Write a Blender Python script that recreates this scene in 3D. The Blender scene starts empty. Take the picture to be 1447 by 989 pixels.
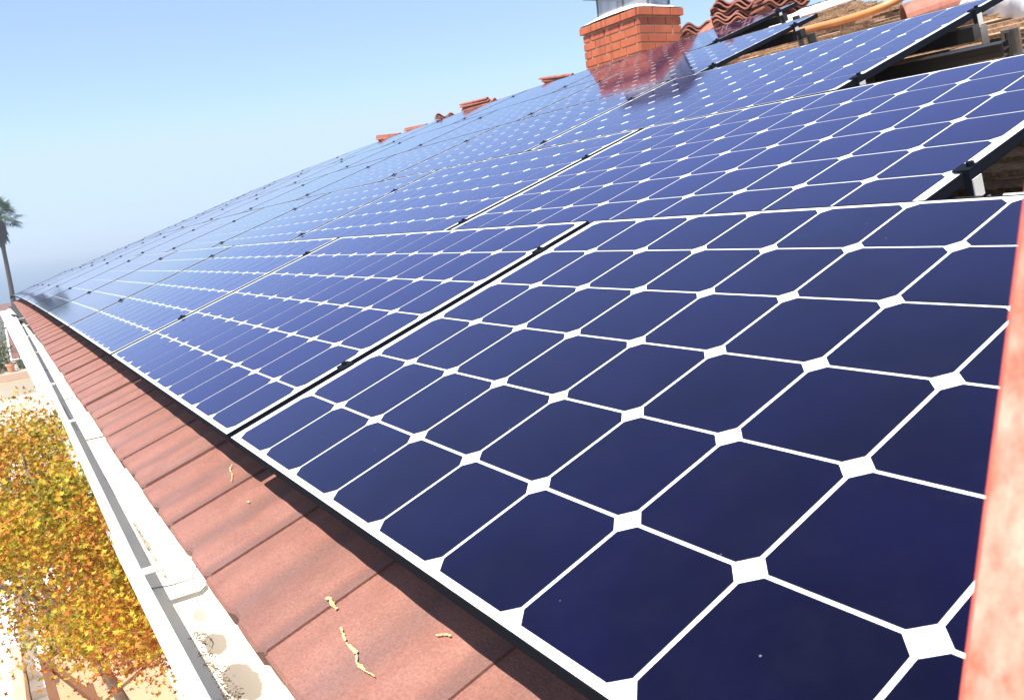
import bpy, bmesh, math, random
from mathutils import Vector, Matrix
rnd = random.Random(7)
C = bpy.context.scene.collection
scene = bpy.context.scene
PI = math.pi

# ------------------------------------------------------------------ roof frame of reference
S = 0.158                      # one solar cell pitch in metres
A = math.radians(18)           # roof pitch
H = 5.5                        # height of the lowest panel edge
cA, sA = math.cos(A), math.sin(A)
ROW = 6.155                    # pitch of the panel rows (in cells)
def tl(v):                     # the upper rows sit a little lower than the eave row
    return -.123 - .0156*(v-6) if v > 6.1 else 0.0
def sag(u): return -.2217e-3*min(u, 0)**2      # the long old roof sags towards its far end
def eo(u): return min(1.0, max(0, .0088*(-u-5)))
def eg(u): return min(1.35, max(0, -.0145*u))
def W(u, v, z=0.0, tilt=True):
    zz = z + sag(u)
    if tilt: zz += tl(v)
    return Vector((u*S, (v*cA - zz*sA)*S, (v*sA + zz*cA)*S + H))

# ------------------------------------------------------------------ camera
cam = bpy.data.cameras.new('camera'); co = bpy.data.objects.new('camera', cam); C.objects.link(co)
cam.sensor_width = 36; cam.lens = 29.372; cam.clip_start = .02; cam.clip_end = 6000
right = Vector((0.53963686, 0.83345704, -0.1189177)); up = -Vector((0.09106713, -0.19820743, -0.97592038)); back = -Vector((-0.83695809, 0.51581312, -0.18286057))
m = Matrix((right, up, back)).transposed().to_4x4(); m.translation = Vector((1.57312013, -0.34563305, 5.88287026))
co.matrix_world = m
scene.camera = co
cam.dof.use_dof = True; cam.dof.focus_distance = 1.9; cam.dof.aperture_fstop = 20

# ------------------------------------------------------------------ light
SUN = Vector((.24, -.42, .875)).normalized()
sun_el = math.asin(SUN.z); sun_az = math.atan2(SUN.x, SUN.y)
wd = bpy.data.worlds.new('World'); scene.world = wd; wd.use_nodes = True
nt = wd.node_tree; bg = nt.nodes['Background']
sky = nt.nodes.new('ShaderNodeTexSky'); sky.sky_type = 'NISHITA'; sky.sun_disc = False
sky.sun_elevation = sun_el; sky.sun_rotation = sun_az; sky.air_density = 1.0; sky.dust_density = .1; sky.ozone_density = 2.2; sky.altitude = 50
cap = nt.nodes.new('ShaderNodeMix'); cap.data_type = 'RGBA'; cap.blend_type = 'DARKEN'; cap.inputs[0].default_value = 1; cap.inputs[7].default_value = (4.2, 5.15, 6.0, 1)
hzm = nt.nodes.new('ShaderNodeMix'); hzm.data_type = 'RGBA'; hzm.inputs[0].default_value = .38; hzm.inputs[7].default_value = (3.2, 4.3, 6.2, 1)   # thin bright marine haze through the whole sky
nt.links.new(sky.outputs[0], cap.inputs[6]); nt.links.new(cap.outputs[2], hzm.inputs[6]); nt.links.new(hzm.outputs[2], bg.inputs[0]); bg.inputs[1].default_value = .082
sl = bpy.data.lights.new('sun', 'SUN'); sl.energy = 4.6; sl.angle = math.radians(.5); sl.color = (1, .955, .88)
so = bpy.data.objects.new('sun', sl); C.objects.link(so); so.rotation_euler = SUN.to_track_quat('Z', 'Y').to_euler(); so.location = (0, -20, 40)
scene.view_settings.view_transform = 'Standard'; scene.view_settings.look = 'None'
scene.view_settings.exposure = 1.15; scene.view_settings.gamma = 1

# ------------------------------------------------------------------ materials
def mat(name, col, rough=.6, metal=0, spec=.5, noise=None, bump=None, wave=None):
    """noise=(scale, amount, colour2[, stretch]) mixes a second colour; bump=(scale,strength)"""
    M = bpy.data.materials.new(name); M.use_nodes = True
    t = M.node_tree; b = t.nodes['Principled BSDF']
    b.inputs['Base Color'].default_value = (*col, 1); b.inputs['Roughness'].default_value = rough
    b.inputs['Metallic'].default_value = metal; b.inputs['Specular IOR Level'].default_value = spec
    tc = t.nodes.new('ShaderNodeTexCoord')
    if noise:
        mp = t.nodes.new('ShaderNodeMapping'); t.links.new(tc.outputs['Object'], mp.inputs[0])
        if len(noise) > 3: mp.inputs['Scale'].default_value = noise[3]
        n = t.nodes.new('ShaderNodeTexNoise'); n.inputs['Scale'].default_value = noise[0]; n.inputs['Detail'].default_value = 6; n.inputs['Roughness'].default_value = .65
        t.links.new(mp.outputs[0], n.inputs['Vector'])
        r = t.nodes.new('ShaderNodeValToRGB'); r.color_ramp.elements[0].position = .5-noise[1]/2; r.color_ramp.elements[1].position = .5+noise[1]/2
        r.color_ramp.elements[0].color = (*col, 1); r.color_ramp.elements[1].color = (*noise[2], 1)
        t.links.new(n.outputs['Fac'], r.inputs[0]); t.links.new(r.outputs[0], b.inputs['Base Color'])
    if bump:
        n2 = t.nodes.new('ShaderNodeTexNoise'); n2.inputs['Scale'].default_value = bump[0]; n2.inputs['Detail'].default_value = 5
        t.links.new(tc.outputs['Object'], n2.inputs['Vector'])
        bp = t.nodes.new('ShaderNodeBump'); bp.inputs['Strength'].default_value = bump[1]; bp.inputs['Distance'].default_value = .01
        t.links.new(n2.outputs['Fac'], bp.inputs['Height']); t.links.new(bp.outputs[0], b.inputs['Normal'])
    return M

def cell_material():
    M = mat('cell_silicon', (.006, .008, .042), .035, 0, .5)
    t = M.node_tree; b = t.nodes['Principled BSDF']
    g = t.nodes.new('ShaderNodeNewGeometry'); tc = t.nodes.new('ShaderNodeTexCoord')
    n = t.nodes.new('ShaderNodeTexNoise'); n.inputs['Scale'].default_value = 5; n.inputs['Detail'].default_value = 2
    t.links.new(g.outputs['Position'], n.inputs['Vector'])
    r = t.nodes.new('ShaderNodeValToRGB'); e = r.color_ramp.elements
    e[0].position = .35; e[0].color = (.0022, .002, .008, 1); e[1].position = .68; e[1].color = (.0032, .003, .018, 1)
    t.links.new(n.outputs['Fac'], r.inputs[0])
    # dust specks lying on the glass
    v = t.nodes.new('ShaderNodeTexVoronoi'); v.inputs['Scale'].default_value = 26
    t.links.new(g.outputs['Position'], v.inputs['Vector'])
    r2 = t.nodes.new('ShaderNodeValToRGB'); r2.color_ramp.elements[0].position = .018; r2.color_ramp.elements[0].color = (1, 1, 1, 1)
    r2.color_ramp.elements[1].position = .035; r2.color_ramp.elements[1].color = (0, 0, 0, 1)
    t.links.new(v.outputs['Distance'], r2.inputs[0])
    n3 = t.nodes.new('ShaderNodeTexNoise'); n3.inputs['Scale'].default_value = 14; n3.inputs['Detail'].default_value = 8; n3.inputs['Roughness'].default_value = .8
    t.links.new(g.outputs['Position'], n3.inputs['Vector'])
    mr = t.nodes.new('ShaderNodeMapRange'); mr.inputs[1].default_value = .45; mr.inputs[2].default_value = .9; mr.inputs[3].default_value = 0; mr.inputs[4].default_value = .012
    t.links.new(n3.outputs['Fac'], mr.inputs[0])
    mx0 = t.nodes.new('ShaderNodeMath'); mx0.operation = 'MULTIPLY'; mx0.inputs[1].default_value = .45
    t.links.new(r2.outputs[0], mx0.inputs[0])
    ad = t.nodes.new('ShaderNodeMath'); ad.operation = 'ADD'; t.links.new(mx0.outputs[0], ad.inputs[0]); t.links.new(mr.outputs[0], ad.inputs[1])
    mx = t.nodes.new('ShaderNodeMix'); mx.data_type = 'RGBA'; mx.inputs[7].default_value = (.34, .33, .40, 1)
    t.links.new(ad.outputs[0], mx.inputs[0]); t.links.new(r.outputs[0], mx.inputs[6]); t.links.new(mx.outputs[2], b.inputs['Base Color'])
    rr = t.nodes.new('ShaderNodeMapRange'); rr.inputs[3].default_value = .025; rr.inputs[4].default_value = .11
    t.links.new(n3.outputs['Fac'], rr.inputs[0]); t.links.new(rr.outputs[0], b.inputs['Roughness'])
    # the silicon and its blue anti-reflection film, sealed under a sheet of glass
    b.inputs['Specular IOR Level'].default_value = .25; b.inputs['Specular Tint'].default_value = (.4, .35, 1, 1)
    b.inputs['Sheen Weight'].default_value = .36; b.inputs['Sheen Roughness'].default_value = .30; b.inputs['Sheen Tint'].default_value = (.10, .07, .85, 1)
    gl = t.nodes.new('ShaderNodeBsdfGlossy'); t.links.new(rr.outputs[0], gl.inputs['Roughness'])
    fr = t.nodes.new('ShaderNodeFresnel'); fr.inputs['IOR'].default_value = 1.24
    # the anti-reflection film tints reflections violet until they turn grazing
    fm = t.nodes.new('ShaderNodeMapRange'); fm.inputs[1].default_value = .22; fm.inputs[2].default_value = .60; t.links.new(fr.outputs[0], fm.inputs[0])
    tm = t.nodes.new('ShaderNodeMix'); tm.data_type = 'RGBA'; tm.inputs[6].default_value = (.40, .36, .92, 1); tm.inputs[7].default_value = (.86, .88, 1, 1)
    t.links.new(fm.outputs[0], tm.inputs[0]); t.links.new(tm.outputs[2], gl.inputs['Color'])
    ms = t.nodes.new('ShaderNodeMixShader'); t.links.new(fr.outputs[0], ms.inputs[0]); t.links.new(b.outputs[0], ms.inputs[1]); t.links.new(gl.outputs[0], ms.inputs[2])
    t.links.new(ms.outputs[0], t.nodes['Material Output'].inputs['Surface'])
    return M

def tile_material(name, c1, c2, dark, valley_shade=False):
    M = bpy.data.materials.new(name); M.use_nodes = True
    t = M.node_tree; b = t.nodes['Principled BSDF']; b.inputs['Roughness'].default_value = .62; b.inputs['Specular IOR Level'].default_value = .35
    g = t.nodes.new('ShaderNodeNewGeometry')
    n = t.nodes.new('ShaderNodeTexNoise'); n.inputs['Scale'].default_value = 7; n.inputs['Detail'].default_value = 8; n.inputs['Roughness'].default_value = .7
    t.links.new(g.outputs['Position'], n.inputs['Vector'])
    r = t.nodes.new('ShaderNodeValToRGB'); e = r.color_ramp.elements
    e[0].position = .33; e[0].color = (*c1, 1); e[1].position = .66; e[1].color = (*c2, 1)
    t.links.new(n.outputs['Fac'], r.inputs[0])
    # long weathering stains running down the slope, darker sooty bands
    mp = t.nodes.new('ShaderNodeMapping'); mp.inputs['Scale'].default_value = (16, 1.6, 1.6); t.links.new(g.outputs['Position'], mp.inputs[0])
    n2 = t.nodes.new('ShaderNodeTexNoise'); n2.inputs['Scale'].default_value = 1.0; n2.inputs['Detail'].default_value = 4
    t.links.new(mp.outputs[0], n2.inputs['Vector'])
    r2 = t.nodes.new('ShaderNodeValToRGB'); r2.color_ramp.elements[0].position = .5; r2.color_ramp.elements[0].color = (0, 0, 0, 1); r2.color_ramp.elements[1].position = .68; r2.color_ramp.elements[1].color = (.75, .75, .75, 1)
    t.links.new(n2.outputs['Fac'], r2.inputs[0])
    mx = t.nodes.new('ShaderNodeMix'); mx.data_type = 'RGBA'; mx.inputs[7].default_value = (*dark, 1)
    if valley_shade:      # shading of every tile's valley and lap, painted into the colour as dark bands
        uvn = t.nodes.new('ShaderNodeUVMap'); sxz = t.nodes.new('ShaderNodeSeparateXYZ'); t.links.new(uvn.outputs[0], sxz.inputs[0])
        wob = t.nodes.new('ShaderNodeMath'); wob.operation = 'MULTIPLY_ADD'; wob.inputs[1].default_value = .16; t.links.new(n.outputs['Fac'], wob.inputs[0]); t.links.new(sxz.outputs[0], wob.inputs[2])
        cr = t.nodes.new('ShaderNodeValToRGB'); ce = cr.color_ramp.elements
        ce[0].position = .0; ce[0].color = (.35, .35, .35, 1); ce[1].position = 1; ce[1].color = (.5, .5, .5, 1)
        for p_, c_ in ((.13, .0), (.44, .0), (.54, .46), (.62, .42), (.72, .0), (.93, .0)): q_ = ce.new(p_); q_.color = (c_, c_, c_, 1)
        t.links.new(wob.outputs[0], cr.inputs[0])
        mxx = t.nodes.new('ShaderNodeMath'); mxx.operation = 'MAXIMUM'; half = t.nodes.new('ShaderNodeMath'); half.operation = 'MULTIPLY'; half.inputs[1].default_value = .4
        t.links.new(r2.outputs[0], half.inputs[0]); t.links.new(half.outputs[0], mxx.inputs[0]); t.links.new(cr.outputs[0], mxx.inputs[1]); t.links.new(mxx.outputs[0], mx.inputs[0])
    else: t.links.new(r2.outputs[0], mx.inputs[0])
    t.links.new(r.outputs[0], mx.inputs[6])
    # fine sand grain
    n3 = t.nodes.new('ShaderNodeTexNoise'); n3.inputs['Scale'].default_value = 260; n3.inputs['Detail'].default_value = 3
    t.links.new(g.outputs['Position'], n3.inputs['Vector'])
    r3 = t.nodes.new('ShaderNodeValToRGB'); r3.color_ramp.elements[0].position = .3; r3.color_ramp.elements[0].color = (.80, .79, .79, 1); r3.color_ramp.elements[1].position = .68; r3.color_ramp.elements[1].color = (1.1, 1.08, 1.06, 1)
    t.links.new(n3.outputs['Fac'], r3.inputs[0])
    ml = t.nodes.new('ShaderNodeMix'); ml.data_type = 'RGBA'; ml.blend_type = 'MULTIPLY'; ml.inputs[0].default_value = 1
    t.links.new(mx.outputs[2], ml.inputs[6]); t.links.new(r3.outputs[0], ml.inputs[7]); t.links.new(ml.outputs[2], b.inputs['Base Color'])
    bp = t.nodes.new('ShaderNodeBump'); bp.inputs['Strength'].default_value = .45; bp.inputs['Distance'].default_value = .002
    ad = t.nodes.new('ShaderNodeMath'); ad.operation = 'ADD'; t.links.new(n3.outputs['Fac'], ad.inputs[0]); t.links.new(n.outputs['Fac'], ad.inputs[1])
    t.links.new(ad.outputs[0], bp.inputs['Height']); t.links.new(bp.outputs[0], b.inputs['Normal'])
    return M

def shingle_material():
    M = bpy.data.materials.new('brown_shingle'); M.use_nodes = True
    t = M.node_tree; b = t.nodes['Principled BSDF']; b.inputs['Roughness'].default_value = .85; b.inputs['Specular IOR Level'].default_value = .2
    g = t.nodes.new('ShaderNodeNewGeometry')
    mp = t.nodes.new('ShaderNodeMapping'); mp.inputs['Scale'].default_value = (4.5, 7.2, 0); t.links.new(g.outputs['Position'], mp.inputs[0])
    v = t.nodes.new('ShaderNodeTexVoronoi'); v.inputs['Scale'].default_value = 1; t.links.new(mp.outputs[0], v.inputs['Vector'])
    r = t.nodes.new('ShaderNodeValToRGB'); e = r.color_ramp.elements
    e[0].position = .1; e[0].color = (.16, .095, .055, 1); e[1].position = .85; e[1].color = (.46, .31, .20, 1)
    sp = t.nodes.new('ShaderNodeSeparateColor'); t.links.new(v.outputs['Color'], sp.inputs[0]); t.links.new(sp.outputs[0], r.inputs[0])
    n = t.nodes.new('ShaderNodeTexNoise'); n.inputs['Scale'].default_value = 90; n.inputs['Detail'].default_value = 6; t.links.new(g.outputs['Position'], n.inputs['Vector'])
    r3 = t.nodes.new('ShaderNodeValToRGB'); r3.color_ramp.elements[0].position = .3; r3.color_ramp.elements[0].color = (.45, .45, .45, 1); r3.color_ramp.elements[1].position = .7; r3.color_ramp.elements[1].color = (1.3, 1.3, 1.3, 1)
    t.links.new(n.outputs['Fac'], r3.inputs[0])
    ml = t.nodes.new('ShaderNodeMix'); ml.data_type = 'RGBA'; ml.blend_type = 'MULTIPLY'; ml.inputs[0].default_value = 1
    t.links.new(r.outputs[0], ml.inputs[6]); t.links.new(r3.outputs[0], ml.inputs[7]); t.links.new(ml.outputs[2], b.inputs['Base Color'])
    bp = t.nodes.new('ShaderNodeBump'); bp.inputs['Strength'].default_value = .6; bp.inputs['Distance'].default_value = .004
    t.links.new(n.outputs['Fac'], bp.inputs['Height']); t.links.new(bp.outputs[0], b.inputs['Normal'])
    return M

def leaf_material(name, stops, scale):
    M = bpy.data.materials.new(name); M.use_nodes = True
    t = M.node_tree; b = t.nodes['Principled BSDF']; b.inputs['Roughness'].default_value = .55
    b.inputs['Specular IOR Level'].default_value = .3
    g = t.nodes.new('ShaderNodeNewGeometry')
    n = t.nodes.new('ShaderNodeTexNoise'); n.inputs['Scale'].default_value = scale; n.inputs['Detail'].default_value = 6; n.inputs['Roughness'].default_value = .7
    t.links.new(g.outputs['Position'], n.inputs['Vector'])
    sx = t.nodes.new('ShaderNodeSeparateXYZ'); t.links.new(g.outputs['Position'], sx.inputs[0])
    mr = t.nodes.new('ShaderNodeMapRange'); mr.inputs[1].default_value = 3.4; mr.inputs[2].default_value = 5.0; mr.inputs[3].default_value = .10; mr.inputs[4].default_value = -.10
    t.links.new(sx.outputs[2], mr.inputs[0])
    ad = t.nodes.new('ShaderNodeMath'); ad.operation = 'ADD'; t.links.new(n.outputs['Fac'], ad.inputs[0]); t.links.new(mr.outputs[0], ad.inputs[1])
    ri = t.nodes.new('ShaderNodeMath'); ri.operation = 'MULTIPLY_ADD'; ri.inputs[1].default_value = .34; ri.inputs[2].default_value = -.17
    t.links.new(g.outputs['Random Per Island'], ri.inputs[0])
    a2 = t.nodes.new('ShaderNodeMath'); a2.operation = 'ADD'; t.links.new(ad.outputs[0], a2.inputs[0]); t.links.new(ri.outputs[0], a2.inputs[1])
    r = t.nodes.new('ShaderNodeValToRGB'); el = r.color_ramp.elements
    el[0].position, el[0].color = stops[0][0], (*stops[0][1], 1); el[1].position, el[1].color = stops[-1][0], (*stops[-1][1], 1)
    for p, c in stops[1:-1]: q = el.new(p); q.color = (*c, 1)
    t.links.new(a2.outputs[0], r.inputs[0]); t.links.new(r.outputs[0], b.inputs['Base Color'])
    tr = t.nodes.new('ShaderNodeBsdfTranslucent'); t.links.new(r.outputs[0], tr.inputs[0])
    ms = t.nodes.new('ShaderNodeMixShader'); ms.inputs[0].default_value = .3
    o = t.nodes['Material Output']; t.links.new(b.outputs[0], ms.inputs[1]); t.links.new(tr.outputs[0], ms.inputs[2]); t.links.new(ms.outputs[0], o.inputs[0])
    return M

M_cell = cell_material()
M_sheet = mat('white_backsheet', (.78, .79, .80), .05, 0, .5)
M_black = mat('black_anodised', (.008, .010, .016), .9, 0, .05)
M_rail = mat('dark_bronze_rail', (.035, .033, .032), .4, .5, .5)
M_steel = mat('galvanised_steel', (.36, .35, .34), .4, .9, .5, noise=(30, .5, (.24, .235, .23)))
M_tag = mat('white_tag', (.55, .55, .53), .4)
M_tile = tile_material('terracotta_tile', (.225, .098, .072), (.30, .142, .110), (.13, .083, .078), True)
M_tile2 = tile_material('terracotta_loose_tile', (.28, .085, .055), (.40, .17, .12), (.15, .06, .05))
M_shingle = shingle_material()
M_gutter = mat('white_gutter_paint', (.84, .79, .68), .4, 0, .4, noise=(6, .5, (.78, .73, .62)))
def add_stains(M, cs):
    t = M.node_tree; b = t.nodes['Principled BSDF']; g = t.nodes.new('ShaderNodeNewGeometry')
    n = t.nodes.new('ShaderNodeTexNoise'); n.inputs['Scale'].default_value = 38; n.inputs['Detail'].default_value = 5; t.links.new(g.outputs['Position'], n.inputs['Vector'])
    acc = None
    for x, y, rx, ry, w in cs:
        su = t.nodes.new('ShaderNodeVectorMath'); su.operation = 'SUBTRACT'; su.inputs[1].default_value = (x, y, 0); t.links.new(g.outputs['Position'], su.inputs[0])
        mu = t.nodes.new('ShaderNodeVectorMath'); mu.operation = 'MULTIPLY'; mu.inputs[1].default_value = (1/rx, 1/ry, 0); t.links.new(su.outputs[0], mu.inputs[0])
        le = t.nodes.new('ShaderNodeVectorMath'); le.operation = 'LENGTH'; t.links.new(mu.outputs[0], le.inputs[0])
        ad = t.nodes.new('ShaderNodeMath'); ad.operation = 'MULTIPLY_ADD'; ad.inputs[1].default_value = .7; t.links.new(n.outputs['Fac'], ad.inputs[0]); t.links.new(le.outputs['Value'], ad.inputs[2])
        mr = t.nodes.new('ShaderNodeMapRange'); mr.inputs[1].default_value = 1.18; mr.inputs[2].default_value = 1.42; mr.inputs[3].default_value = w; mr.inputs[4].default_value = 0; t.links.new(ad.outputs[0], mr.inputs[0])
        if acc is None: acc = mr
        else:
            mx = t.nodes.new('ShaderNodeMath'); mx.operation = 'MAXIMUM'; t.links.new(acc.outputs[0], mx.inputs[0]); t.links.new(mr.outputs[0], mx.inputs[1]); acc = mx
    src = b.inputs['Base Color'].links[0].from_socket
    mi = t.nodes.new('ShaderNodeMix'); mi.data_type = 'RGBA'; mi.inputs[7].default_value = (.17, .135, .105, 1)
    t.links.new(acc.outputs[0], mi.inputs[0]); t.links.new(src, mi.inputs[6]); t.links.new(mi.outputs[2], b.inputs['Base Color'])
add_stains(M_gutter, [(.076, -.137, .030, .012, .72), (.20, -.138, .046, .019, .88), (.352, -.134, .068, .028, .9), (.49, -.128, .055, .026, .85), (-.35, -.15, .25, .004, .6), (-.9, -.152, .2, .003, .5), (-2.3, -.15, .5, .004, .6), (-5.5, -.15, 2.6, .02, .55)])
M_stain = mat('gutter_silt', (.12, .08, .05), .9, noise=(60, .5, (.25, .18, .12)))
M_silt = mat('dried_silt', (.30, .26, .21), .9, noise=(45, .4, (.42, .37, .31)))
M_wallp = mat('cream_render', (.72, .62, .50), .9, noise=(2, .5, (.78, .70, .58)), bump=(40, .2))
M_brick = tile_material('orange_brick', (.44, .105, .045), (.52, .15, .065), (.31, .075, .04))
M_mortar = mat('pale_mortar', (.62, .50, .34), .95, noise=(40, .5, (.50, .38, .24)), bump=(80, .4))
M_crown = mat('white_mortar_crown', (.82, .80, .76), .8, bump=(25, .3))
M_mesh = mat('spark_arrestor_mesh', (.50, .50, .54), .5, .4)
M_lid = mat('weathered_metal_lid', (.16, .15, .15), .5, .6)
M_tarp = mat('white_membrane', (.80, .80, .80), .45, 0, .4, noise=(8, .5, (.70, .71, .73)), bump=(14, .3))
M_pipe = mat('orange_pipe', (.52, .20, .06), .45, 0, .5, noise=(12, .5, (.60, .26, .10)))
M_red = mat('worn_red_rail', (.40, .085, .045), .45, 0, .4, noise=(42, .26, (.56, .35, .27), (1, 1, .5)), bump=(60, .15))
M_redlip = mat('red_rail_edge', (.55, .07, .05), .45, noise=(40, .4, (.70, .14, .09)))
M_alum = mat('aluminium_rung', (.6, .6, .6), .35, .9)
M_bark = mat('grey_brown_bark', (.16, .10, .07), .9, noise=(14, .6, (.26, .19, .14)), bump=(50, .5))
M_palmtrunk = mat('palm_trunk', (.045, .033, .03), .9, noise=(8, .6, (.08, .055, .045)))
M_leaf = leaf_material('maple_leaf', [(.24, (.09, .11, .014)), (.35, (.36, .33, .025)), (.46, (.60, .40, .04)), (.56, (.54, .21, .03)), (.70, (.34, .085, .025))], 1.3)
M_palm = leaf_material('palm_frond', [(.3, (.02, .05, .004)), (.55, (.05, .10, .008)), (.7, (.20, .18, .03))], 2.0)
M_hedge = leaf_material('hedge_leaf', [(.3, (.03, .05, .015)), (.55, (.06, .08, .02)), (.7, (.11, .10, .03))], 2.0)
M_ground = mat('pale_concrete', (.70, .65, .55), .9, noise=(.6, .5, (.78, .74, .66)), bump=(30, .2))
M_patio = mat('peach_paving', (.36, .215, .12), .9, noise=(1.5, .5, (.42, .27, .17)), bump=(30, .2))
M_timber = mat('brown_timber', (.11, .040, .014), .7, noise=(6, .5, (.16, .065, .025), (1, 8, 8)))
M_pinkcap = mat('pink_wall_cap', (.42, .27, .19), .85, noise=(3, .5, (.50, .35, .27)))
M_sea = mat('sea_water', (.02, .05, .11), .25, 0, .5, bump=(.2, .6))
M_land = mat('dry_land', (.08, .085, .045), .95, noise=(.05, .5, (.16, .14, .09)))
M_yellow = mat('yellow_paint_mark', (.66, .50, .20), .7)
M_paint = mat('white_trim', (.8, .78, .74), .5)
M_deck = mat('dark_felt', (.03, .027, .025), .9)
M_pot = mat('terracotta_pot', (.55, .25, .14), .8)
M_bluecar = mat('pale_blue_tarp', (.42, .45, .58), .6)
M_nroof = tile_material('neighbour_brown_roof', (.17, .075, .055), (.22, .10, .08), (.10, .06, .05))

# ------------------------------------------------------------------ helpers
def link_mesh(name, verts, faces, mats, parent=None, fmats=None, smooth=False, mw=None):
    me = bpy.data.meshes.new(name); me.from_pydata([tuple(v) for v in verts], [], faces)
    for m_ in (mats if isinstance(mats, (list, tuple)) else [mats]): me.materials.append(m_)
    if fmats: me.polygons.foreach_set('material_index', fmats)
    if smooth: me.polygons.foreach_set('use_smooth', [True]*len(me.polygons))
    me.update()
    o = bpy.data.objects.new(name, me); C.objects.link(o)
    if parent: o.parent = parent
    return o
class MB:
    def __init__(s): s.v = []; s.f = []; s.m = []
    def add(s, vs, fs, mi=0):
        n = len(s.v); s.v += [Vector(q) for q in vs]; s.f += [tuple(n+i for i in f) for f in fs]; s.m += [mi]*len(fs)
    def box(s, lo, hi, mi=0, M=None):
        x0, y0, z0 = lo; x1, y1, z1 = hi
        vs = [Vector(q) for q in ((x0,y0,z0),(x1,y0,z0),(x1,y1,z0),(x0,y1,z0),(x0,y0,z1),(x1,y0,z1),(x1,y1,z1),(x0,y1,z1))]
        if M: vs = [M @ q for q in vs]
        s.add(vs, [(0,3,2,1),(4,5,6,7),(0,1,5,4),(1,2,6,5),(2,3,7,6),(3,0,4,7)], mi)
    def tube(s, pts, r, n=10, mi=0, cap=True):
        pts = [Vector(p) for p in pts]; rs = r if isinstance(r, (list, tuple)) else [r]*len(pts)
        rings = []
        ref = Vector((0, 0, 1))
        for i, p in enumerate(pts):
            d = (pts[min(i+1, len(pts)-1)]-pts[max(i-1, 0)]).normalized()
            if abs(d.dot(ref)) > .95: ref = Vector((1, 0, 0))
            a = d.cross(ref).normalized(); b = d.cross(a)
            rings.append([p+(a*math.cos(2*PI*k/n)+b*math.sin(2*PI*k/n))*rs[i] for k in range(n)])
        vs = [q for rg in rings for q in rg]
        fs = [(i*n+k, i*n+(k+1) % n, (i+1)*n+(k+1) % n, (i+1)*n+k) for i in range(len(pts)-1) for k in range(n)]
        if cap: fs += [tuple(range(n))[::-1], tuple((len(pts)-1)*n+k for k in range(n))]
        s.add(vs, fs, mi)
    def build(s, name, mats, parent=None, smooth=False, bevel=0):
        o = link_mesh(name, s.v, s.f, mats, parent, s.m, smooth)
        bm = bmesh.new(); bm.from_mesh(o.data); bmesh.ops.recalc_face_normals(bm, faces=bm.faces[:]); bm.to_mesh(o.data); bm.free()
        if bevel:
            b = o.modifiers.new('bevel', 'BEVEL'); b.width = bevel; b.segments = 2; b.limit_method = 'ANGLE'
        return o
def tag(o, label=None, cat=None, group=None, kind=None):
    if label: o['label'] = label
    if cat: o['category'] = cat
    if group: o['group'] = group
    if kind: o['kind'] = kind
    return o
def empty(name, loc=(0, 0, 0), rot=None, mw=None):
    o = bpy.data.objects.new(name, None); C.objects.link(o); o.empty_display_size = .1
    if mw is not None: o.matrix_world = mw
    else: o.location = loc
    return o
def copy_thing(o):
    c = o.copy(); C.objects.link(c)
    for ch in o.children:
        d = ch.copy(); C.objects.link(d); d.parent = c
        for g in ch.children:
            e = g.copy(); C.objects.link(e); e.parent = d
    return c
def frame_at(u, v, z=0, slope=None):
    """matrix whose X runs along the eave, Y up the slope and Z out of the roof"""
    p = W(u, v, z)
    ex = (W(u+.5, v, z)-W(u-.5, v, z)).normalized()
    ey = (W(u, v+.25, z)-W(u, v-.25, z)).normalized()
    ez = ex.cross(ey).normalized(); ey = ez.cross(ex)
    M = Matrix((ex, ey, ez)).transposed().to_4x4(); M.translation = p
    return M
ORD = ['first', 'second', 'third', 'fourth', 'fifth', 'sixth', 'seventh', 'eighth', 'ninth', 'tenth', 'eleventh', 'twelfth', 'thirteenth', 'fourteenth', 'fifteenth']

# ------------------------------------------------------------------ ground, sea, sky line
g = MB(); g.box((-82, -400, -1.0), (60, 400, 0)); o = g.build('ground', M_land); tag(o, kind='structure')
g = MB(); g.box((-29, -16, .0), (14, 8, .012)); o = g.build('yard_paving', M_ground); tag(o, kind='structure')
g = MB(); g.add([(-5150, -2550, -6), (-80, -2550, -6), (-80, 2550, -6), (-5150, 2550, -6)], [(0, 1, 2, 3)]); o = g.build('water', M_sea); tag(o, kind='structure')

HM = bpy.data.materials.new('haze_air'); HM.use_nodes = True; ht = HM.node_tree; ht.nodes.remove(ht.nodes['Principled BSDF'])
hv = ht.nodes.new('ShaderNodeVolumePrincipled'); hv.inputs['Color'].default_value = (.80, .90, 1, 1); hv.inputs['Density'].default_value = .0018; hv.inputs['Anisotropy'].default_value = .2
ht.links.new(hv.outputs[0], ht.nodes['Material Output'].inputs['Volume'])
g = MB(); g.box((-5200, -2600, -7.2), (80, 2600, 14)); o = g.build('haze', HM); tag(o, kind='stuff')

# ------------------------------------------------------------------ the house with its roof
house = empty('house', (0, 1, 0)); tag(house, 'house with red tiled eave and brown shingle roof carrying the solar panels', 'house')
def child(mb, name, mats, **k):
    o = mb.build(name, mats, None, **k); return adopt(o, house)
def adopt(o, p):
    bpy.context.view_layer.update()
    o.parent = p; o.matrix_parent_inverse = p.matrix_world.inverted(); return o

HIPK = 1.05
def hip_u(v): return .3 - HIPK*(v-19.6)
ULEFT, VR = -148.0, 38.0
NS = 40
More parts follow.
